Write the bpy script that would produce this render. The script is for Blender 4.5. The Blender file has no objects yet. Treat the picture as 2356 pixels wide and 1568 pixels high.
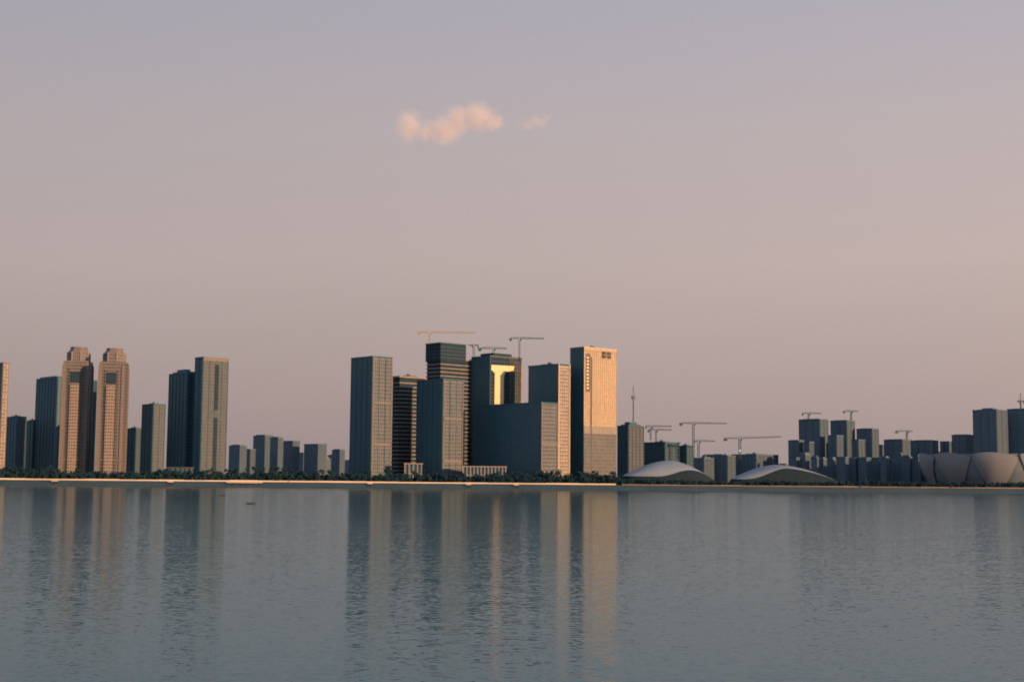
import bpy, math, random, bmesh
from mathutils import Matrix, Vector, Euler
random.seed(7)
scene=bpy.context.scene
scene.view_settings.view_transform='Standard'
try: scene.view_settings.look='None'
except Exception: pass
scene.view_settings.exposure=0
COL=scene.collection
rad=math.radians
G=5.0
# ------------------------------------------------------------ camera
PITCH=5.52; ROLL=0.5
R=(Euler((rad(90+PITCH),0,0)).to_matrix() @ Matrix.Rotation(rad(ROLL),3,'Z'))
cd=bpy.data.cameras.new("camera"); cam=bpy.data.objects.new("camera",cd); COL.objects.link(cam)
cam.matrix_world=Matrix.Translation((0,0,10)) @ R.to_4x4()
cd.lens=50; cd.sensor_width=36; cd.clip_start=1; cd.clip_end=60000
cd.dof.use_dof=True; cd.dof.focus_distance=30; cd.dof.aperture_fstop=1.8
scene.camera=cam
def from_pixel(x,y,dist):  # x, y are image pixel coordinates, cast out to the chosen distance
    """world position of an image pixel at a given range north"""
    d=R @ Vector(((x-1178)/3272.0, -(y-784)/3272.0, -1))
    d=d*(dist/d.y)
    return d.x, 10+d.z
def lin(c):
    o=[]
    for v in c:
        v=v/255.0
        o.append(v/12.92 if v<=0.04045 else ((v+0.055)/1.055)**2.4)
    return (o[0],o[1],o[2],1)
# ------------------------------------------------------------ node helpers
class NT:
    def __init__(s,tree): s.t=tree; s.n=tree.nodes; s.l=tree.links
    def new(s,ty,**kw):
        n=s.n.new(ty)
        for k,v in kw.items(): setattr(n,k,v)
        return n
    def put(s,sock,v):
        if isinstance(v,bpy.types.NodeSocket): s.l.new(v,sock)
        else:
            if sock.type=='RGBA' and len(v)==3: v=(*v,1)
            sock.default_value=v
    def m(s,op,a,b=0.0,c=0.0,clamp=False):
        n=s.new('ShaderNodeMath',operation=op); n.use_clamp=clamp
        s.put(n.inputs[0],a); s.put(n.inputs[1],b)
        if op in('MULTIPLY_ADD','SMOOTH_MIN'): s.put(n.inputs[2],c)
        return n.outputs[0]
    def mix(s,f,a,b,mode='MIX'):
        n=s.new('ShaderNodeMix',data_type='RGBA',blend_type=mode)
        s.put(n.inputs[0],f); s.put(n.inputs[6],a); s.put(n.inputs[7],b)
        return n.outputs[2]
    def xyz(s,v):
        n=s.new('ShaderNodeSeparateXYZ'); s.l.new(v,n.inputs[0]); return n.outputs
    def comb(s,x,y,z):
        n=s.new('ShaderNodeCombineXYZ')
        s.put(n.inputs[0],x); s.put(n.inputs[1],y); s.put(n.inputs[2],z); return n.outputs[0]
    def noise(s,vec,scale,detail=3,rough=0.5):
        n=s.new('ShaderNodeTexNoise'); s.put(n.inputs['Vector'],vec)
        n.inputs['Scale'].default_value=scale; n.inputs['Detail'].default_value=detail; n.inputs['Roughness'].default_value=rough
        return n
def newmat(name):
    m=bpy.data.materials.new(name); m.use_nodes=True
    t=NT(m.node_tree); t.n.clear()
    out=t.new('ShaderNodeOutputMaterial')
    return m,t,out
def plain(name,col,rough=0.7,var=0.25,scale=0.3,spec=.3):
    m,t,out=newmat(name)
    p=t.new('ShaderNodeBsdfPrincipled'); tc=t.new('ShaderNodeTexCoord')
    nz=t.noise(tc.outputs['Object'],scale,4)
    c=t.mix(nz.outputs['Fac'],tuple(v*(1-var) for v in col),tuple(min(1,v*(1+var)) for v in col))
    t.put(p.inputs['Base Color'],c); p.inputs['Roughness'].default_value=rough; p.inputs['Specular IOR Level'].default_value=spec
    t.l.new(p.outputs[0],out.inputs[0]); return m
def facade(name,frame,g1,g2,bay=3.6,floor=3.6,fw=0.2,fh=0.25,rough=0.3,streak=0.25):
    m,t,out=newmat(name)
    p=t.new('ShaderNodeBsdfPrincipled'); tc=t.new('ShaderNodeTexCoord')
    X,Y,Z=t.xyz(tc.outputs['Object'])
    u=t.m('DIVIDE',t.m('ADD',X,Y),bay); v=t.m('DIVIDE',Z,floor)
    mask=t.m('MAXIMUM',t.m('LESS_THAN',t.m('FRACT',u),fw),t.m('LESS_THAN',t.m('FRACT',v),fh))
    wn=t.new('ShaderNodeTexWhiteNoise',noise_dimensions='2D')
    t.put(wn.inputs['Vector'],t.comb(t.m('FLOOR',u),t.m('FLOOR',v),0))
    glass=t.mix(t.m('POWER',wn.outputs[0],1.6),g1,g2)
    c=t.mix(mask,glass,frame)
    nz=t.noise(t.comb(t.m('MULTIPLY',u,0.8),t.m('MULTIPLY',v,0.12),0),1.0,4)
    k=t.m('ADD',1-streak,t.m('MULTIPLY',nz.outputs['Fac'],2*streak))
    c=t.mix(1.0,c,t.comb(k,k,k),'MULTIPLY')
    t.put(p.inputs['Base Color'],c)
    t.put(p.inputs['Roughness'],t.m('ADD',rough,t.m('MULTIPLY',mask,0.35)))
    t.l.new(p.outputs[0],out.inputs[0]); return m
# ------------------------------------------------------------ mesh helpers
class MB:
    def __init__(s): s.v=[]; s.f=[]
    def box(s,x0,x1,y0,y1,z0,z1):
        i=len(s.v)
        s.v+= [(x0,y0,z0),(x1,y0,z0),(x1,y1,z0),(x0,y1,z0),(x0,y0,z1),(x1,y0,z1),(x1,y1,z1),(x0,y1,z1)]
        s.f+= [(i,i+3,i+2,i+1),(i+4,i+5,i+6,i+7),(i,i+1,i+5,i+4),(i+1,i+2,i+6,i+5),(i+2,i+3,i+7,i+6),(i+3,i,i+4,i+7)]
    def beam(s,p,q,w):
        p=Vector(p); q=Vector(q); d=(q-p).normalized()
        up=Vector((0,0,1)) if abs(d.z)<0.9 else Vector((0,1,0))
        a=d.cross(up).normalized()*w/2; b=d.cross(a).normalized()*w/2
        i=len(s.v)
        for e in (p,q):
            for sa,sb in((-1,-1),(1,-1),(1,1),(-1,1)): s.v.append(tuple(e+a*sa+b*sb))
        s.f+= [(i,i+1,i+2,i+3),(i+7,i+6,i+5,i+4)]+[(i+k,i+4+k,i+4+(k+1)%4,i+(k+1)%4) for k in range(4)]
    def prism(s,cx,cy,r0,r1,z0,z1,n=8,rot=0.0):
        i=len(s.v)
        for r,z in((r0,z0),(r1,z1)):
            for k in range(n):
                a=rot+2*math.pi*k/n; s.v.append((cx+r*math.cos(a),cy+r*math.sin(a),z))
        s.f.append(tuple(range(i+n-1,i-1,-1))); s.f.append(tuple(range(i+n,i+2*n)))
        for k in range(n): s.f.append((i+k,i+(k+1)%n,i+n+(k+1)%n,i+n+k))
    def obj(s,name,mat,parent=None,smooth=False):
        me=bpy.data.meshes.new(name); me.from_pydata(s.v,[],s.f); me.update()
        if smooth:
            for p in me.polygons: p.use_smooth=True
        me.materials.append(mat)
        o=bpy.data.objects.new(name,me); COL.objects.link(o)
        if parent: o.parent=parent
        return o
def root(name,label,cat,loc,rz=0,group=None):
    e=bpy.data.objects.new(name,None); COL.objects.link(e)
    e.location=loc; e.rotation_euler=(0,0,rz); e["label"]=label; e["category"]=cat
    if group: e["group"]=group
    e.empty_display_size=5
    return e
# ------------------------------------------------------------ materials
m_dark=facade("dark_glass",(0.055,0.165,0.22),(0.026,0.095,0.135),(0.046,0.14,0.19),2.4,3.6,0.22,0.3,0.4)
m_dark2=facade("dark_glass_plain",(0.046,0.14,0.185),(0.034,0.11,0.15),(0.044,0.13,0.175),3.0,3.8,0.15,0.2,0.4,0.12)
m_band=plain("dark_band",(0.046,0.135,0.18),0.6)
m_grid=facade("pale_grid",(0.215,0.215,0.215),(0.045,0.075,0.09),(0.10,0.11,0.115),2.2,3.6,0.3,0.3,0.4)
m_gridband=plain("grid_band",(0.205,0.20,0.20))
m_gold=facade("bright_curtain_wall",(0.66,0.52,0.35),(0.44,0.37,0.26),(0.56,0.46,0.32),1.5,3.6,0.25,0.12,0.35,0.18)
m_goldmid=facade("mid_wall_painted_shade",(0.36,0.32,0.26),(0.24,0.23,0.20),(0.33,0.30,0.25),1.5,3.6,0.25,0.1,0.35,0.2)  # step between the sunlit gold and the painted shade below
m_goldlow=facade("painted_shade_and_stair_glass",(0.20,0.195,0.18),(0.09,0.115,0.12),(0.155,0.155,0.145),1.8,3.6,0.25,0.2,0.35,0.25)  # shade painted into the lower wall colour; stair glazing shares it
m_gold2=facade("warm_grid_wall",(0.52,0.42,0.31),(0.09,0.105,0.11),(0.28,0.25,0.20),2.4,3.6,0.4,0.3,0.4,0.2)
m_panel=plain("cream_and_painted_glint",(0.97,0.74,0.42),0.4,0.10,0.12)  # pale cream; the T panel's sun glint is put into this colour
m_conc=plain("raw_concrete",(0.33,0.27,0.22),0.85,0.45,0.15)
m_core=plain("dark_interior",(0.030,0.062,0.088),0.9,.25,.3,.1)
m_darkglaze=plain("dark_glazing",(0.022,0.045,0.065),0.8,.3,.2,.1)  # dark blue glazing colour, varied at random
m_beige=facade("beige_stone",(0.225,0.205,0.195),(0.05,0.07,0.085),(0.11,0.11,0.115),2.2,3.2,0.45,0.35,0.5,0.2)
m_beigep=plain("beige_stone_plain",(0.21,0.19,0.178),0.7,0.25,0.4)
m_salmon=facade("salmon_bay",(0.36,0.30,0.255),(0.05,0.08,0.09),(0.16,0.15,0.135),2.4,3.2,0.4,0.45,0.5,0.15)
m_balc=plain("balcony_render",(0.33,0.28,0.24),0.7)
m_brown=facade("brown_grey_wall",(0.14,0.145,0.15),(0.04,0.075,0.095),(0.085,0.10,0.115),2.6,3.4,0.35,0.3,0.5,0.2)
m_far=facade("haze_painted_flats",(0.12,0.195,0.255),(0.09,0.165,0.215),(0.11,0.185,0.24),3.6,3.4,0.4,0.3,0.7,0.2)  # haze tint painted into the base colours of the far blocks
m_far2=facade("paler_haze_painted_flats",(0.175,0.235,0.285),(0.15,0.21,0.26),(0.17,0.23,0.275),3.6,3.4,0.4,0.3,0.8,0.12)
m_farside=facade("haze_painted_flats_side",(0.08,0.12,0.155),(0.055,0.10,0.135),(0.07,0.115,0.15),3.6,3.4,0.4,0.3,0.7,0.15)
m_farside2=facade("paler_haze_painted_flats_side",(0.11,0.145,0.175),(0.095,0.13,0.16),(0.105,0.14,0.17),3.6,3.4,0.4,0.3,0.7,0.15)
m_farband=plain("haze_painted_band",(0.095,0.155,0.205),0.8)
m_crane=plain("yellow_crane_paint",(0.42,0.33,0.2),0.5)
m_craned=plain("dark_crane_paint",(0.035,0.09,0.12),0.6)
m_shell=plain("grey_metal_roof",(0.25,0.325,0.39),0.6,0.10,0.05)
m_petal=plain("silver_petal_cladding",(0.20,0.25,0.29),0.7,0.25,0.06)
m_petal2=plain("bright_petal_cladding",(0.29,0.315,0.335),0.7,0.25,0.06)
m_white=plain("white_render",(0.30,0.28,0.27),0.7)
m_black=plain("black_metal",(0.02,0.05,0.06),0.6)
# ------------------------------------------------------------ tower builder
def tower(name,label,cat,xL,xC,xR,yT,Y,alpha=48,body=None,side=None,band=None,floor=3.6,bandw=0.18,bandt=0.55,
          fins=True,finstep=7.2,plant=True,group=None,parapet=1.6,steps=0,toph=2.5):
    al=rad(alpha); ca,sa=math.cos(al),math.sin(al)
    X,Zt=from_pixel(xC,yT,Y)
    tL=from_pixel(xL,yT,Y)[0]/Y; tR=from_pixel(xR,yT,Y)[0]/Y
    a=(X-tL*Y)/(ca+tL*sa); b=(tR*Y-X)/(sa-tR*ca)
    H=Zt-G-parapet
    r=root(name,label,cat,(X,Y,G),-al,group)
    m=MB(); m.box(-a,0,0,b,0,H); m.obj("wall",body,r)
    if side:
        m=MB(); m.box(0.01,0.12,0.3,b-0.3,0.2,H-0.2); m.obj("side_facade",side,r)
    m=MB(); z=floor
    while z<H-floor*0.6:
        m.box(-a-bandw,bandw+0.12,-bandw,b+bandw,z-bandt/2,z+bandt/2); z+=floor
    m.obj("floor_band",band or m_band,r)
    if fins:
        m=MB(); n=max(2,int(a/finstep)); 
        for k in range(n+1):
            x=-a+0.3+(a-0.6)*k/n; m.box(x-0.3,x+0.3,-0.5,-0.01,0,H)
        n=max(2,int(b/finstep))
        for k in range(n+1):
            y=0.3+(b-0.6)*k/n; m.box(0.13,0.6,y-0.3,y+0.3,0,H)
        m.obj("facade_fin",band or m_band,r)
    m=MB(); e=bandw+0.25; h=parapet
    m.box(-a-e,e,-e,0.6,H,H+h); m.box(-a-e,e,b-0.6,b+e,H,H+h)
    m.box(-a-e,-a+0.6,0.6,b-0.6,H,H+h); m.box(-0.6,e,0.6,b-0.6,H,H+h)
    m.obj("roof_parapet",band or m_band,r)
    if plant:
        m=MB(); m.box(-a*0.7,-a*0.3,b*0.3,b*0.75,H,H+2.6)
        m.box(-a*0.5,-a*0.42,b*0.4,b*0.5,H+2.6,H+4.2)
        m.obj("plant_room",body,r)
    f0=0.12
    for k in range(steps):
        m=MB(); f=f0+0.15*k
        m.box(-a*(1-f),-a*f,b*f,b*(1-f),H+k*toph,H+(k+1)*toph+0.5); m.obj("roof_setback",body,r)
    return r,a,b,H
def zl(x,y,Y): return from_pixel(x,y,Y)[1]-G
def sidebox(r,name,mat,y0,y1,z0,z1,p0=0.61,p1=0.75):
    m=MB(); m.box(p0,p1,y0,y1,z0,z1); return m.obj(name,mat,r)

OT="office_tower"; AB="apartment_block"
# ---- left cluster
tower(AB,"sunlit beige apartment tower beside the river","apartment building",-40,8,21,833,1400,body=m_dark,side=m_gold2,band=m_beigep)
tower(AB,"low dark teal apartment block among trees","apartment building",12,40,62,957,1560,body=m_dark,side=m_farside,band=m_band)
tower(AB,"low dark teal apartment block among trees","apartment building",56,78,92,966,1600,body=m_dark,side=m_farside,band=m_band)
tower(AB,"dark slab apartment block beside ornate towers","apartment building",85,134,150,866,1560,body=m_dark,side=m_dark2,band=m_band,steps=1,plant=False)
tower(AB,"dark narrow apartment block between ornate towers","apartment building",198,217,224,874,1620,body=m_dark,side=m_darkglaze,band=m_band)
tower(AB,"low dark block beside the twin towers","apartment building",286,314,334,984,1500,body=m_dark,side=m_farside,band=m_band)
tower(AB,"mid-rise tower with dark side and pale gable","apartment building",328,354,381,928,1440,body=m_dark,side=m_brown,band=m_band)
tower(AB,"dark ribbed apartment tower with stepped roof","apartment building",390,432,456,856,1470,body=m_dark,side=m_core,band=m_band,steps=2,plant=False)
r,a,b,H=tower(AB,"tall grey tower with recess painted as dark strips","apartment building",450,468,526,820,1440,body=m_dark,side=m_brown,band=m_band,plant=False)
sidebox(r,"painted_recess_shade",m_core,b*0.47,b*0.62,H-52,H-6)  # raised dark strips paint the shade of a recess
sidebox(r,"painted_recess_shade",m_core,b*0.47,b*0.62,10,H-60)
sidebox(r,"roof_frame",m_gridband,0,b,H-2.5,H+1.7,.45,.9)
# ---- ornate twin towers
def ornate(xc,ytop,Y,ybody):
    X,Zt=from_pixel(xc,ytop,Y); W=60*Y/3272; h=W/2
    r=root("residential_tower","ornate beige residential tower with stepped octagonal crown","apartment building",(X,Y+h,G),rad(5),"twin ornate residential towers")
    zs=zl(xc,ybody,Y); zt=Zt-G
    m=MB(); m.box(-h*0.92,h*0.92,-h*0.92,h*0.92,0,zs); m.obj("wall",m_beige,r)
    for sx in(-1,1):
        for sy in(-1,1):
            m=MB()
            m.box(sx*h-(3.0 if sx>0 else 0),sx*h+(3.0 if sx<0 else 0),sy*h-(3.0 if sy>0 else 0),sy*h+(3.0 if sy<0 else 0),0,zs-6)
            m.prism(sx*(h-1.6),sy*(h-1.6),2.1,1.0,zs-6,zs-1.5,4,math.pi/4)
            m.obj("corner_pilaster",m_beigep,r)
    m=MB(); m.box(-4.2,4.2,-h-1.4,-h*0.92,0,zs-24); m.obj("projecting_bay",m_salmon,r)
    for xx in(-1,1):
        m=MB(); m.box(xx*6.0-.7,xx*6.0+.7,-h*.99,-h*.92,0,zs-8); m.obj("window_strip",m_brown,r)
    m=MB(); z=3.2
    while z<zs-26:
        m.box(-4.4,4.4,-h-2.4,-h-1.4,z-0.25,z+0.9); z+=3.2
    m.obj("balcony",m_balc,r)
    m=MB(); m.box(-4.2,4.2,-h-0.3,-h*0.92,zs-22,zs-11); m.obj("recessed_window",m_core,r)
    m=MB(); z=3.2
    while z<zs-2:
        m.box(-h*0.995,h*0.995,-h*0.995,h*0.995,z-0.2,z+0.2); z+=3.2
    m.box(-h*1.02,h*1.02,-h*1.02,h*1.02,19,20.5)
    m.obj("floor_band",m_beigep,r)
    m=MB(); q=math.pi/8; d=zt-zs
    m.prism(0,0,h*0.86,h*0.84,zs,zs+d*0.58,8,q); m.obj("crown_tier",m_beige,r)
    m=MB(); m.prism(0,0,h*0.84,h*0.60,zs+d*0.58,zs+d*0.9,8,q); m.prism(0,0,h*0.64,h*0.64,zs+d*0.9,zt,8,q); m.obj("crown_cap",m_beigep,r)
    for k in range(8):
        m=MB(); an=q+k*math.pi/4; x,y=h*0.86*math.cos(an),h*0.86*math.sin(an); m.box(x-0.6,x+0.6,y-0.6,y+0.6,zs,zs+d*0.66)
        m.obj("crown_pilaster",m_balc,r)
ornate(173,796,1430,829); ornate(256,799,1410,831)
# ---- distant flats in the gap
for (l,c,rr,t,Y) in [(527,552,568,1024,2100),(562,576,588,1032,2150),(583,610,630,1001,2200),(622,640,652,1006,2150),(652,674,690,1013,2250),(700,732,752,1020,2200),(764,782,794,1034,2300),
                     (688,698,706,1040,2400)]:
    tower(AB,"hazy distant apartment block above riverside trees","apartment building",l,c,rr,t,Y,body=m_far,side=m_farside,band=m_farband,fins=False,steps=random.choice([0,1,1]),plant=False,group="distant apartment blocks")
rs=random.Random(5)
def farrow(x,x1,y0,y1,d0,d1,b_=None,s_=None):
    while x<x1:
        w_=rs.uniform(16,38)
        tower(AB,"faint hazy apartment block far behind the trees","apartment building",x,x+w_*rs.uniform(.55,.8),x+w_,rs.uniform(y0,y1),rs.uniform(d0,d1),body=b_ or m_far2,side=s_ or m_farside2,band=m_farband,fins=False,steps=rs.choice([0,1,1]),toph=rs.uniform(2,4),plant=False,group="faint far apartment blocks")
        x+=w_*rs.uniform(.75,1.05)
farrow(530,835,1046,1064,2600,3200)
farrow(286,330,1030,1050,2600,3200)
farrow(1424,1815,1046,1068,2200,3200)
farrow(1482,1640,1044,1060,1800,2100,m_far,m_farside)
farrow(1815,2375,1026,1050,2000,2600)
farrow(1815,2110,1042,1062,1640,1680,m_far,m_farside)
# ---- centre
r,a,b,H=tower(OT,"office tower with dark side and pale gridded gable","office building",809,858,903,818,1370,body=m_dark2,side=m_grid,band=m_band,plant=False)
for y in (925,1021):
    z=zl(858,y,1370); sidebox(r,"sky_floor_band",m_gridband,0.2,b-0.2,z-1.2,z+1.2)
sidebox(r,"facade_frame",m_gridband,0,1.2,0,H+1.6); sidebox(r,"facade_frame",m_gridband,b-1.2,b,0,H+1.6)
tower(OT,"unfinished tower with exposed concrete floor slabs","office building",904,920,978,864,1430,body=m_core,band=m_conc,floor=4.0,bandw=1.0,bandt=1.1,fins=False)
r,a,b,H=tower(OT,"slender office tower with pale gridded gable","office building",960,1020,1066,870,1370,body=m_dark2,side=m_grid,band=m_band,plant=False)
for y in (962,1060):
    z=zl(1020,y,1370); sidebox(r,"sky_floor_band",m_gridband,0.2,b-0.2,z-1.2,z+1.2)
sidebox(r,"facade_frame",m_gridband,0,1.0,0,H+1.6); sidebox(r,"facade_frame",m_gridband,b-1.0,b,0,H+1.6)
r,a,b,H=tower(OT,"unfinished concrete tower with screened top floors","office building",983,1014,1086,822,1440,body=m_core,band=m_conc,floor=4.0,bandw=0.9,bandt=0.9,fins=False,plant=False)
zt=zl(1014,789,1440)
m=MB(); m.box(-a-1.2,1.2,-1.2,b*0.78,H-2,zt); m.obj("safety_screen",m_core,r)
m=MB(); m.box(-a-1.5,1.5,-1.5,b*0.78+.3,zt,zt+0.8); m.obj("roof_edge",m_band,r)
m=MB(); z=H+1.5
while z<zt-1: m.box(-a-1.35,1.35,-1.35,b*.78+.15,z,z+.35); z+=3.6
m.obj("screen_rail",m_brown,r)
# T tower: sun glint painted as a bright panel
r,a,b,H=tower(OT,"unfinished dark tower with painted T-shaped sun glint","office building",1087,1128,1200,817,1445,body=m_core,band=m_brown,floor=4.0,bandw=0.5,bandt=0.5,fins=False)
def sy(px,Y,rt):
    X=rt.location.x; t=from_pixel(px,900,Y)[0]/Y; al=-rt.rotation_euler.z
    return (t*Y-X)/(math.sin(al)-t*math.cos(al))
z1=zl(1140,838,1445); z2=zl(1140,851,1445); z3=zl(1140,1000,1445)
ya,yb,yc,yd=sy(1128,1445,r),sy(1136,1445,r),sy(1157,1445,r),sy(1181,1445,r)
pts=[(ya,z1-.5),(yd,z1),(yd-1.5,z2+1.2),(yc+2.2,z2-1.0),(yc,z2-5),(yc,z3),(yb,z3),(yb,z2-2.5),(ya,z2)]
m=MB(); n=len(pts)
for xx in(1.0,1.4):
    for y_,z_ in pts: m.v.append((xx,y_,z_))
m.f=[tuple(range(n-1,-1,-1)),tuple(range(n,2*n))]+[(i,(i+1)%n,n+(i+1)%n,n+i) for i in range(n)]
m.obj("painted_glint_panel",m_panel,r)
m=MB(); m.box(-a-.8,.8,-.8,-0.1,0,H+1); m.obj("safety_screen",m_dark2,r)
m=MB(); m.box(-a*0.9,-a*.2,b*.2,b*.8,H,H+5); m.obj("formwork",m_core,r)
for f in(.62,.68,.74,.80,.86,.92):
    m=MB(); m.box(.65,.95,b*f-.2,b*f+.2,0,H+2.5); m.obj("scaffold_pole",m_conc,r)
sidebox(r,"hoist_track",m_conc,b*0.95,b,0,H-6,.66,1.6)
# wide block
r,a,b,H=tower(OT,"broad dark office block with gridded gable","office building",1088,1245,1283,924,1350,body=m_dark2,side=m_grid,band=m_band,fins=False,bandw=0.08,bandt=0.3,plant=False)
sidebox(r,"facade_frame",m_gridband,0,1.0,0,H+1.8,.13,.9); sidebox(r,"facade_frame",m_gridband,b-1.0,b,0,H+1.8,.13,.9)
z=zl(1245,1020,1350); sidebox(r,"sky_floor_band",m_gridband,1.0,b-1.0,z-1,z+1,.13,.9)
# B6
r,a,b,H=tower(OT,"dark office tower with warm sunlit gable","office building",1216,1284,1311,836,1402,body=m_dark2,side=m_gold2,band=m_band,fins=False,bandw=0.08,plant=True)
sidebox(r,"facade_frame",m_gold,0,1.2,0,H+2,.3,.9); sidebox(r,"facade_frame",m_gold,b-1.2,b,0,H+2,.3,.9)
# B7
r,a,b,H=tower(OT,"tallest glass tower, golden curtain wall with emblem","office building",1312,1343,1418,797,1420,body=m_dark2,side=m_gold,band=m_dark2,fins=False,bandw=0.0,bandt=0.3,plant=True)
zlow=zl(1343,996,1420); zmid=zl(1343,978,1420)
sidebox(r,"lower_facade_painted_shade",m_goldlow,0.25,b-0.25,0,zlow,0.2,0.6)  # darker panel paints the shade on the lower storeys
sidebox(r,"middle_facade_painted_shade",m_goldmid,0.25,b-0.25,zlow+.01,zmid,0.2,0.55)
n=16
m=MB()
for k in range(n+1):
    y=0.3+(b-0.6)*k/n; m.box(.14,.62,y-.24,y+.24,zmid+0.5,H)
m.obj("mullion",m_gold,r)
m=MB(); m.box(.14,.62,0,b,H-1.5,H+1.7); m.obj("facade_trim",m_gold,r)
m=MB(); y0,y1=sy(1347,1420,r),sy(1356,1420,r)
m.box(.63,.75,y0,y1,zl(1343,900,1420),zl(1343,812,1420)); m.obj("stair_glazing",m_goldlow,r)
m=MB(); z=zl(1343,897,1420)+1.5
while z<zl(1343,812,1420)-2:
    m.box(.75,1.0,y0+.8,y0+.8+(y1-y0)*.5,z,z+1.6); z+=3.4
m.obj("stair_landing",m_panel,r)
sidebox(r,"vertical_slit",m_brown,sy(1358,1420,r),sy(1361,1420,r),0.5,H-8,.63,.72)
m=MB(); zc=zl(1343,812,1420)
for c0,c1 in((1384,1392),(1395,1404)):
    s0,s1=sy(c0,1420,r),sy(c1,1420,r)
    for f in(0.1,0.5,0.9): yy=s0+(s1-s0)*f; m.box(.63,.95,yy-.35,yy+.35,zc-3.6,zc+3.6)
    for zz in(-1.8,1.8): m.box(.96,1.15,s0,s1,zc+zz-.35,zc+zz+.35)
m.obj("rooftop_emblem",m_black,r)
# low white podium
def lowrise(label,l,rr,t,Y,mat,depth=14,cols=8,alpha=4):
    X0=from_pixel(l,t,Y)[0]; X1,Z=from_pixel(rr,t,Y); H=Z-G; w=X1-X0
    r=root("riverside_pavilion",label,"pavilion",(X0,Y,G),0)
    m=MB(); m.box(0,w,0,depth,0,H-1); m.obj("wall",m_dark,r)
    m=MB(); m.box(-1,w+1,-1.5,depth+1,H-1,H); m.obj("roof",mat,r)
    for k in range(cols+1):
        m=MB(); x=w*k/cols; m.box(x-.5,x+.5,-1.2,-.1,0,H-1); m.obj("column",mat,r)
    m=MB(); m.box(0,w,-.6,-.05,H*.45,H*.45+1.0); m.obj("balcony",mat,r)
lowrise("low white colonnaded pavilion in front of towers",1066,1164,1072,1346,m_white,12,12)
lowrise("small sunlit pavilion at foot of unfinished tower",932,970,1065,1365,m_balc,8,4)
lowrise("small dark pavilion among riverside trees",386,440,1074,1360,m_brown,8,5)
lowrise("small dark pavilion among riverside trees",586,640,1087,1345,m_brown,8,5)
# ---- right of centre
tower(OT,"grey-teal unfinished tower with stepped rounded top","office building",1421,1446,1481,978,1500,body=m_dark,side=m_brown,band=m_farside,fins=True,finstep=5,steps=2,plant=False)
tower(OT,"low unfinished concrete frame with scaffolding","building under construction",1482,1530,1562,1016,1560,body=m_farside,band=m_band,floor=4,bandw=1,bandt=.8,fins=True,finstep=5,plant=True)
tower(OT,"low unfinished concrete frame with scaffolding","building under construction",1560,1580,1594,1024,1570,body=m_farside,band=m_band,floor=4,bandw=1,bandt=.8,fins=True,finstep=5,plant=True)
for (l,c,rr,t) in [(1645,1674,1692,1047),(1684,1740,1790,1044),(1596,1620,1650,1052)]:
    tower(OT,"low hazy block behind the shell halls","office building",l,c,rr,t,1700,body=m_far,side=m_farside,band=m_farband,fins=True,finstep=6)
for (l,c,rr,t,Y,st) in [(1814,1838,1850,1012,1700,1),(1838,1886,1905,963,1720,1),(1911,1948,1966,966,1760,1),(1905,1925,1940,1000,1700,0),(1971,2006,2021,985,1750,1),(1960,1975,1990,1010,1700,0),
       (2034,2076,2096,1010,1750,1),(2097,2142,2158,1012,1780,1),(2163,2182,2196,1014,1800,0),(2190,2224,2240,999,1760,1),(2238,2292,2316,941,1690,2),(2318,2362,2392,939,1700,1),
       (1850,1862,1872,1015,1690,0),(2020,2030,2038,1022,1900,0)]:
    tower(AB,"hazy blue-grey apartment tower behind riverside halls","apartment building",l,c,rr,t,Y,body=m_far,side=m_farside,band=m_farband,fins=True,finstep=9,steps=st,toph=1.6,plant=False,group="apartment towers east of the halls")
# ---- shell halls
def shell(label,xl,xr,xp,yt,Y,g0,g1,fm,B0):
    X0=from_pixel(xl,yt,Y)[0]; X1=from_pixel(xr,yt,Y)[0]; Z=from_pixel(xp,yt,Y)[1]; H=Z-G; w=X1-X0; pk=(from_pixel(xp,yt,Y)[0]-X0)/w
    r=root("exhibition_hall",label,"hall",(X0,Y,G),0)
    nu,nv=60,20; m=MB(); D=40
    def ridge(u):
        t=u/pk if u<pk else (1-u)/(1-pk); t=max(0,min(1,t)); return B0*(1 if u<pk else .45+.55*t)+(H-B0)*math.sin(t*math.pi/2)
    def front(u):
        s=(u-g0)/(g1-g0); s=max(0,min(1,s)); s=s*s*(3-2*s); return min(ridge(u)-.2,B0-.3+(ridge(u)-B0)*fm*s)
    for i in range(nu+1):
        u=i/nu; zr=ridge(u); zf=front(u); k=math.sqrt(max(0,1-(2*u-1)**2))**.6
        for j in range(nv+1):
            v=j/nv
            if v<=.5: q=math.sin(v*math.pi); z=zf+(zr-zf)*q
            else: z=zr*math.sin((1-v)*math.pi)
            m.v.append((u*w, D/2-(D/2)*k*math.cos(v*math.pi), z))
    for i in range(nu):
        for j in range(nv):
            p=i*(nv+1)+j; m.f.append((p,p+nv+1,p+nv+2,p+1))
    m.obj("shell_roof",m_shell,r,True)
    m=MB()
    for i in range(nu+1):
        u=i/nu; k=math.sqrt(max(0,1-(2*u-1)**2))**.6; y=D/2-(D/2)*k-.15
        m.v.append((u*w,y,0)); m.v.append((u*w,y,max(0.01,front(u)-.2)))
    for i in range(nu): p=2*i; m.f.append((p,p+2,p+3,p+1))
    m.obj("glass_wall",m_darkglaze,r)
shell("grey curved shell-roofed hall with dark glazed front",1435,1652,1550,1058,1335,0.36,0.9,.82,8.5)
shell("grey curved shell-roofed hall with arched dark front",1688,1948,1800,1068,1332,0.08,0.5,.80,6.5)
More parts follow.
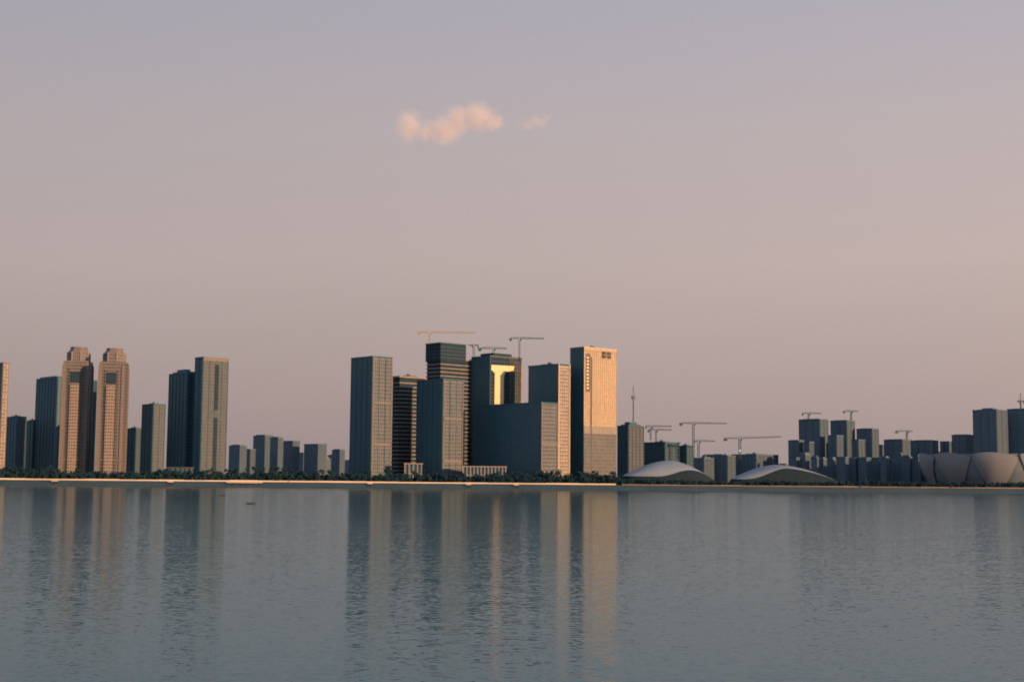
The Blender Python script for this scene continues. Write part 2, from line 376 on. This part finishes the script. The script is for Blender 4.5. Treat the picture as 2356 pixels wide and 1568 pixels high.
# ---- petal stadium
YS=1480+92; X=from_pixel(2314,1036,YS)[0]; Z=from_pixel(2300,1039,1480)[1]; H=Z-G
st=root("stadium","silver stadium ringed with curved petal panels","stadium",(X,YS,G),0)
m=MB(); m.prism(0,0,66,84,0,H*.8,40); m.obj("bowl",m_petal,st)
NP=24
for k in range(NP):
    m=MB(); nu,nv=12,14; big=(k%2==0); hh=H*(1.0 if big else .96); RR=93 if big else 90.5
    wid=math.pi/NP*(1.9 if big else 1.8); a0=2*math.pi*k/NP+.07
    for j in range(nv+1):
        t=j/nv; rr=RR*(.88+.12*math.sin(t*math.pi*.55)); ww=wid*(0.25+0.75*min(1,t*1.1)**.6)
        for i in range(nu+1):
            s=2*i/nu-1; z=hh*t-(hh*.09*t*t)*abs(s+.25)**2.0
            bul=1.3*(1-s*s)*math.sin(t*math.pi*.9)
            an=a0+ww*s; m.v.append(((rr+bul)*math.cos(an),(rr+bul)*math.sin(an),z))
    for j in range(nv):
        for i in range(nu):
            p=j*(nu+1)+i; m.f.append((p,p+1,p+nu+2,p+nu+1))
    m.obj("petal",m_petal2 if big else m_petal,st,True)
# ------------------------------------------------------------ cranes
def crane(xm,yj,xtip,xtail,Y,ybase,mat,apex=7,label="tower crane with lattice jib over building site",tilt=0.0,w=1.5,lamp=False):
    X,Zj=from_pixel(xm,yj,Y); Zb=from_pixel(xm,ybase,Y)[1]; s=Y/3272.0
    r=root("tower_crane",label,"crane",(X,Y,Zb),0,"tower cranes over the building sites")
    h=Zj-Zb; k=0.34
    m=MB()
    for a_ in(-1,1):
        for b_ in(-1,1): m.beam((a_*w/2,b_*w/2,0),(a_*w/2,b_*w/2,h+1),k)
    z=0; f=1
    while z<h-w:
        for b_ in(-1,1):
            m.beam((-f*w/2,b_*w/2,z),(f*w/2,b_*w/2,z+w*1.2),k*.7); m.beam((b_*w/2,-f*w/2,z),(b_*w/2,f*w/2,z+w*1.2),k*.7)
        f=-f; z+=w*1.2
    m.obj("mast",mat,r)
    def truss(x0,x1,name,slope):
        m=MB(); n=max(3,int(abs(x1-x0)/2.4))
        P=lambda x,y,z:(x,y,h+1+z+slope*abs(x))
        for y in(-.7,.7): m.beam(P(x0,y,0),P(x1,y,0),k)
        m.beam(P(x0,0,1.3),P(x1,0,1.0),k)
        for i in range(n):
            xa=x0+(x1-x0)*i/n; xb=x0+(x1-x0)*(i+.5)/n; xc=x0+(x1-x0)*(i+1)/n
            for y in(-.7,.7): m.beam(P(xa,y,0),P(xb,0,1.2),k*.6); m.beam(P(xb,0,1.2),P(xc,y,0),k*.6)
        m.obj(name,mat,r)
    L=(xtip-xm)*s; T=(xtail-xm)*s
    truss(math.copysign(.8,L),L,"jib",tilt); truss(math.copysign(.8,T),T,"counter_jib",0)
    m=MB(); m.beam((0,-.5,h+1),(0,0,h+1+apex),k); m.beam((0,.5,h+1),(0,0,h+1+apex),k); m.obj("apex_frame",mat,r)
    m=MB(); m.beam((0,0,h+1+apex),(L*.65,0,h+2.2+tilt*abs(L*.65)),.14); m.beam((0,0,h+1+apex),(T*.9,0,h+2),.14); m.obj("tie_rod",mat,r)
    m=MB(); m.box(min(T,T*.78),max(T,T*.78),-.8,.8,h-1.4,h+.9); m.obj("counterweight",mat,r)
    m=MB(); cx=math.copysign(1.4,L); m.box(cx-.7,cx+.7,-1.5,-.3,h-1.2,h+.8); m.obj("cab",mat,r)
    if lamp:
        lm,t,out=newmat("site_floodlight"); e=t.new('ShaderNodeEmission'); e.inputs[0].default_value=(.75,.9,1,1); e.inputs[1].default_value=1.6; t.l.new(e.outputs[0],out.inputs[0])
        m=MB(); m.prism(0,-1.4,.7,.5,h*.42,h*.42+1.0,8); m.obj("floodlight",lm,r)
crane(988,767,1095,960,1445,790,m_crane,apex=2)
crane(1090,797,1078,1101,1460,822,m_craned,apex=1.5)
crane(1135,804,1166,1100,1462,818,m_craned,apex=2.5)
crane(1195,781,1252,1172,1470,830,m_craned,apex=2)
crane(1457,915,1453,1461,1500,970,m_craned,apex=12,w=.9,label="slim construction mast above stepped tower")
crane(1497,983,1545,1485,1570,1012,m_craned,apex=2)
crane(1509,991,1545,1490,1580,1014,m_craned,apex=2)
crane(1595,976,1672,1563,1560,1052,m_craned,apex=2,w=2)
crane(1607,1017,1645,1596,1540,1056,m_craned,apex=2,w=2)
crane(1702,1011,1797,1665,1540,1056,m_craned,apex=3,w=2.2,tilt=.05,lamp=True)
crane(1860,953,1890,1845,1730,963,m_craned,apex=2)
crane(1958,948,1975,1940,1765,966,m_craned,apex=2)
crane(2086,994,2100,2060,1760,1010,m_craned,apex=2)
crane(2348,925,2340,2356,1700,942,m_craned,apex=10,w=1.0)
# ------------------------------------------------------------ embankment, ground, water
SH=1300
mg=plain("bank_soil",(0.03,0.06,0.075),0.95,0.3,0.02)
m=MB(); m.v=[(-9000,SH+5.5,G),(9000,SH+5.5,G),(9000,22000,G),(-9000,22000,G)]; m.f=[(0,1,2,3)]
g=m.obj("ground",mg); g["kind"]="structure"
m_stone=plain("dark_revetment_stone",(0.04,0.08,0.11),0.8,0.3,0.05)
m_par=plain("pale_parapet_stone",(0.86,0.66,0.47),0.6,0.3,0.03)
m_par2=plain("parapet_stone_painted_shade",(0.30,0.22,0.17),0.7,0.4,0.06)  # duller orange tone paints shade on the right-hand parapet
r=root("embankment_wall","stone river embankment with pale sunlit parapet","embankment",(0,SH,0),0)
prof=[(0,-2),(0,.9),(2.2,.9),(4.2,3.6),(5.4,3.6),(5.4,G),(9,G+.004)]
m=MB()
for x in(-1500,1500):
    for y,z in prof: m.v.append((x,y,z))
n=len(prof)
for i in range(n-1): m.f.append((i,i+n,i+n+1,i+1))
m.obj("revetment",m_stone,r)
m=MB()
x=-1500
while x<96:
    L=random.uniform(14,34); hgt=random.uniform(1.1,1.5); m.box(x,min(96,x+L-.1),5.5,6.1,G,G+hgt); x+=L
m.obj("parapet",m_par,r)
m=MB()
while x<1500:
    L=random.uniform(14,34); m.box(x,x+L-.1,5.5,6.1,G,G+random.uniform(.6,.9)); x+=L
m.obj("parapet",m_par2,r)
for (xa,xb) in[(520,602),(115,130),(384,396),(845,856),(1072,1083),(1182,1194)]:  # pale blocks added to make bright spots along the parapet line
    X0=from_pixel(xa,1105,SH)[0]; X1=from_pixel(xb,1105,SH)[0]
    rr=root("bright_spot_block","pale block added as a bright spot on the embankment","embankment block",(X0,SH,0),0,"blocks added as bright spots along the embankment")
    m=MB(); m.box(0,X1-X0,2.4,4.9,4.0,4.7); m.obj("bright_spot_slab",m_par,rr)
    nn=max(2,int((X1-X0)/6))
    for k in range(nn+1):
        m=MB(); xx=.3+(X1-X0-.6)*k/nn; m.box(xx-.25,xx+.25,2.5,3.0,-1,4.0); m.obj("pile",m_stone,rr)
# water
mw,t,out=newmat("river_water")
ge=t.new('ShaderNodeNewGeometry'); pos=ge.outputs['Position']
X,Y,Zz=t.xyz(pos)
def wav(sx,sy,off):
    return t.noise(t.comb(t.m('ADD',t.m('MULTIPLY',X,sx),off),t.m('MULTIPLY',Y,sy),0),1.0,4,.6).outputs['Color']
def cen(c):
    n=t.new('ShaderNodeVectorMath',operation='SUBTRACT'); t.l.new(c,n.inputs[0]); n.inputs[1].default_value=(.5,.5,.5); return n.outputs[0]
def sc(v,s):
    n=t.new('ShaderNodeVectorMath',operation='MULTIPLY'); t.l.new(v,n.inputs[0]); n.inputs[1].default_value=s; return n.outputs[0]
def ad(a_,b_):
    n=t.new('ShaderNodeVectorMath',operation='ADD'); t.l.new(a_,n.inputs[0]); t.put(n.inputs[1],b_); return n.outputs[0]
big=t.noise(t.comb(t.m('MULTIPLY',X,.006),t.m('MULTIPLY',Y,.014),0),1,3).outputs['Fac']
amp=t.m('ADD',.8,t.m('MULTIPLY',big,.4))
w1=sc(cen(wav(.45,1.1,0)),(.04,.08,0)); w2=sc(cen(wav(1.8,3.6,31)),(.10,.32,0)); w3=sc(cen(wav(.05,.22,77)),(.01,.015,0))
s_=ad(ad(w1,w2),w3)
vm=t.new('ShaderNodeVectorMath',operation='SCALE'); t.l.new(s_,vm.inputs[0]); t.l.new(amp,vm.inputs['Scale'])
nn=t.new('ShaderNodeVectorMath',operation='NORMALIZE'); t.l.new(ad(vm.outputs[0],(0,-.012,1)),nn.inputs[0])
gl=t.new('ShaderNodeBsdfGlossy'); gl.inputs['Color'].default_value=(.68,.78,.81,1); gl.inputs['Roughness'].default_value=.09
di=t.new('ShaderNodeBsdfDiffuse'); di.inputs['Color'].default_value=(.032,.15,.175,1)
fr=t.new('ShaderNodeFresnel'); fr.inputs['IOR'].default_value=1.33
for nd in(gl,fr): t.l.new(nn.outputs[0],nd.inputs['Normal'])
mx=t.new('ShaderNodeMixShader'); t.l.new(t.m('MULTIPLY',fr.outputs[0],.92),mx.inputs[0]); t.l.new(di.outputs[0],mx.inputs[1]); t.l.new(gl.outputs[0],mx.inputs[2])
t.l.new(mx.outputs[0],out.inputs[0])
m=MB(); m.v=[(-9000,-800,0),(9000,-800,0),(9000,SH+1,0),(-9000,SH+1,0)]; m.f=[(0,1,2,3)]
wo=m.obj("water",mw); wo["kind"]="structure"
# ------------------------------------------------------------ tree belt
mt,t,out=newmat("dark_foliage")
p=t.new('ShaderNodeBsdfPrincipled'); ge=t.new('ShaderNodeNewGeometry')
c=t.mix(t.noise(ge.outputs['Position'],.12,4).outputs['Fac'],(.010,.036,.050),(.024,.060,.072))
t.put(p.inputs['Base Color'],c); p.inputs['Roughness'].default_value=.9; p.inputs['Specular IOR Level'].default_value=.1
t.l.new(p.outputs[0],out.inputs[0])
m=MB()
x=-640.0
while x<640:
    for row in range(3):
        cx=x+random.uniform(-3,3); cy=SH+12+row*8+random.uniform(-3,3)
        h=(random.uniform(4,7.5),random.uniform(6,10.5),random.uniform(8,14.5))[row]*(1.0+.12*math.sin(x*.021)+.10*math.sin(x*.057+1))
        if x>100:
            h*=.55
            if row==2 : continue
        m.beam((cx,cy,G),(cx+random.uniform(-.5,.5),cy,G+h*.6),.4)
        for b_ in range(random.randint(4,6)):
            bx=cx+random.uniform(-3.2,3.2); by=cy+random.uniform(-2.5,2.5); bz=G+h*random.uniform(.2,.85); br=random.uniform(1.2,2.3)
            for q in range(24):
                d=Vector((random.gauss(0,1),random.gauss(0,1),random.gauss(0,1))).normalized()*br*random.uniform(.5,1.15)
                c=Vector((bx,by,bz))+d; c.z=max(c.z,G+.3)
                a_=Vector((random.gauss(0,1),random.gauss(0,1),random.gauss(0,1))).normalized(); b2=a_.orthogonal().normalized()
                a_*=random.uniform(.3,.8); b2*=random.uniform(.3,.8); i=len(m.v)
                m.v+=[tuple(c-a_-b2),tuple(c+a_-b2),tuple(c+a_+b2),tuple(c-a_+b2)]; m.f.append((i,i+1,i+2,i+3))
    x+=random.uniform(3.2,5.2)
o=m.obj("riverside_woodland",mt); o["kind"]="stuff"; o["label"]="dark band of riverside trees behind the embankment"; o["category"]="trees"
# ------------------------------------------------------------ small boats
def boat(px,py,Lpx):
    hz=1100+(px-1178)*.0087; Y=10/((py-hz)/3272.0); X=from_pixel(px,py,Y)[0]; L=Lpx*Y/3272.0
    r=root("small_boat","small dark open boat drifting on the river","boat",(X,Y,0),rad(8),"small boats on the river")
    m=MB(); n=10
    for i in range(n+1):
        u=i/n; w=.42*math.sin(min(1,(1-u)*1.6+.02)*math.pi/2)*(.75+.25*min(1,u*5)); zt=.42+.28*u*u
        for s,z in((-1,zt),(-.6,-.1),(.6,-.1),(1,zt)): m.v.append(((u-.5)*L,s*w,z))
    for i in range(n):
        for j in range(3): p_=i*4+j; m.f.append((p_,p_+4,p_+5,p_+1))
    m.f.append((0,1,2,3)); m.obj("hull",m_black,r)
    for xa,xb in((-.15,-.05),(.15,.22)):
        m=MB(); m.box(xa*L,xb*L,-.38,.38,.32,.38); m.obj("seat",m_brown,r)
    m=MB(); m.box(-.56*L,-.5*L,-.12,.12,-.1,.85); m.obj("outboard_motor",m_black,r)
    m=MB(); m.box(-.1*L,.12*L,-.3,.3,.85,.92)
    for xx in(-.09,.11):
        for yy in(-.27,.27): m.beam((xx*L,yy,.3),(xx*L,yy,.86),.06)
    m.obj("canopy",m_black,r)
boat(578,1158,20); boat(513,1139,12)
# ------------------------------------------------------------ cloud
def cloud(puffs,label,dens):
    Y=6000; s=Y/3272.0; cx=sum(q[0] for q in puffs)/len(puffs); cy=sum(q[1] for q in puffs)/len(puffs)
    X,Z=from_pixel(cx,cy,Y)
    bm=bmesh.new(); P=[]
    for (x,y,rx,ry) in puffs:
        lx,lz=(x-cx)*s,-(y-cy)*s; a_,b_=rx*s,ry*s; P.append((lx,lz,a_,b_))
        mt_=Matrix.Translation((lx,0,lz)) @ Matrix.Diagonal((a_,a_*.9,b_,1))
        bmesh.ops.create_icosphere(bm,subdivisions=3,radius=1.3,matrix=mt_)
    me=bpy.data.meshes.new("cloud"); bm.to_mesh(me); bm.free()
    o=bpy.data.objects.new("cloud",me); COL.objects.link(o); o.location=(X,Y,Z)
    rm=o.modifiers.new("r","REMESH"); rm.mode='VOXEL'; rm.voxel_size=7
    o["label"]=label; o["category"]="cloud"
    mc,t,out=newmat("cloud_vapour_added_glow")
    tc=t.new('ShaderNodeTexCoord'); base=tc.outputs['Object']
    nz=t.noise(base,.026,5,.68); 
    d=t.new('ShaderNodeVectorMath',operation='MULTIPLY_ADD'); t.l.new(nz.outputs['Color'],d.inputs[0]); d.inputs[1].default_value=(92,92,92)
    d2=t.new('ShaderNodeVectorMath',operation='ADD'); t.l.new(base,d2.inputs[0]); d2.inputs[1].default_value=(-46,-46,-46); t.l.new(d2.outputs[0],d.inputs[2])
    tot=None
    for (lx,lz,a_,b_) in P:
        q=t.new('ShaderNodeVectorMath',operation='SUBTRACT'); t.l.new(d.outputs[0],q.inputs[0]); q.inputs[1].default_value=(lx,0,lz)
        q2=t.new('ShaderNodeVectorMath',operation='DIVIDE'); t.l.new(q.outputs[0],q2.inputs[0]); q2.inputs[1].default_value=(a_,a_*.9,b_)
        q3=t.new('ShaderNodeVectorMath',operation='LENGTH'); t.l.new(q2.outputs[0],q3.inputs[0])
        f=t.m('SUBTRACT',1.0,q3.outputs['Value'],clamp=True); f=t.m('POWER',f,1.5)
        tot=f if tot is None else t.m('MAXIMUM',tot,f)
    dn=t.m('MULTIPLY',tot,dens)
    v=t.new('ShaderNodeVolumePrincipled'); v.inputs['Color'].default_value=(.97,.95,.93,1); t.l.new(dn,v.inputs['Density']); v.inputs['Anisotropy'].default_value=-.3
    v.inputs['Emission Color'].default_value=(1,.60,.45,1); t.l.new(t.m('MULTIPLY',dn,.25),v.inputs['Emission Strength'])  # peach glow added in place of multiply scattered sunlight
    t.l.new(v.outputs[0],out.inputs['Volume']); me.materials.append(mc)
cloud([(940,292,38,46),(978,304,34,26),(1022,302,48,42),(1055,276,44,42),(1100,268,52,40),(1136,282,34,26)],"small peach-lit puffy cloud in the hazy sky",.024)
cloud([(1212,289,24,15),(1238,280,30,16),(1260,271,20,13)],"faint pink cloud wisp in the hazy sky",.012)
# ------------------------------------------------------------ sun + sky
sd=Vector((.745,-.655,.115)).normalized()
L=bpy.data.lights.new("sun",'SUN'); L.energy=4.9; L.angle=rad(.5); L.color=(1,.55,.29)
so=bpy.data.objects.new("sun",L); COL.objects.link(so); so.rotation_euler=sd.to_track_quat('Z','Y').to_euler()
w=bpy.data.worlds.new("World"); scene.world=w; w.use_nodes=True
t=NT(w.node_tree); t.n.clear(); out=t.new('ShaderNodeOutputWorld')
sk=t.new('ShaderNodeTexSky',sky_type='NISHITA'); sk.sun_disc=False; sk.sun_elevation=math.asin(sd.z); sk.sun_rotation=math.atan2(sd.x,sd.y); sk.dust_density=3
b1=t.new('ShaderNodeBackground'); t.l.new(sk.outputs[0],b1.inputs[0]); b1.inputs[1].default_value=.1
tc=t.new('ShaderNodeTexCoord'); X,Y,Zz=t.xyz(tc.outputs['Generated'])
cr=t.new('ShaderNodeValToRGB'); el=cr.color_ramp.elements
stops=[(0,(158,141,139)),(.05,(169,150,147)),(.15,(186,168,164)),(.24,(182,169,170)),(.33,(170,166,175)),(.6,(136,146,168)),(1,(108,125,152))]
el[0].position=0; el[0].color=lin(stops[0][1]); el[1].position=1; el[1].color=lin(stops[-1][1])
for s0,c0 in stops[1:-1]:
    e=el.new(s0); e.color=lin(c0)
nz=t.noise(tc.outputs['Generated'],3.0,3)
zz=t.m('ADD',Zz,t.m('MULTIPLY',t.m('SUBTRACT',nz.outputs['Fac'],.5),.03))
t.l.new(t.m('MAXIMUM',zz,0.0),cr.inputs[0])
k=t.m('ADD',.98,t.m('MULTIPLY',X,.26)); k=t.m('MINIMUM',t.m('MAXIMUM',k,.85),1.08)
kb=t.m('ADD',1.0,t.m('MULTIPLY',X,.20)); kb=t.m('MINIMUM',t.m('MAXIMUM',kb,.9),1.06)
c=t.mix(1.0,cr.outputs[0],t.comb(k,t.m('MULTIPLY',t.m('ADD',k,kb),.5),kb),'MULTIPLY')
b2=t.new('ShaderNodeBackground'); t.l.new(c,b2.inputs[0]); b2.inputs[1].default_value=1.10
mx=t.new('ShaderNodeMixShader'); mx.inputs[0].default_value=.92
t.l.new(b1.outputs[0],mx.inputs[1]); t.l.new(b2.outputs[0],mx.inputs[2]); t.l.new(mx.outputs[0],out.inputs[0])
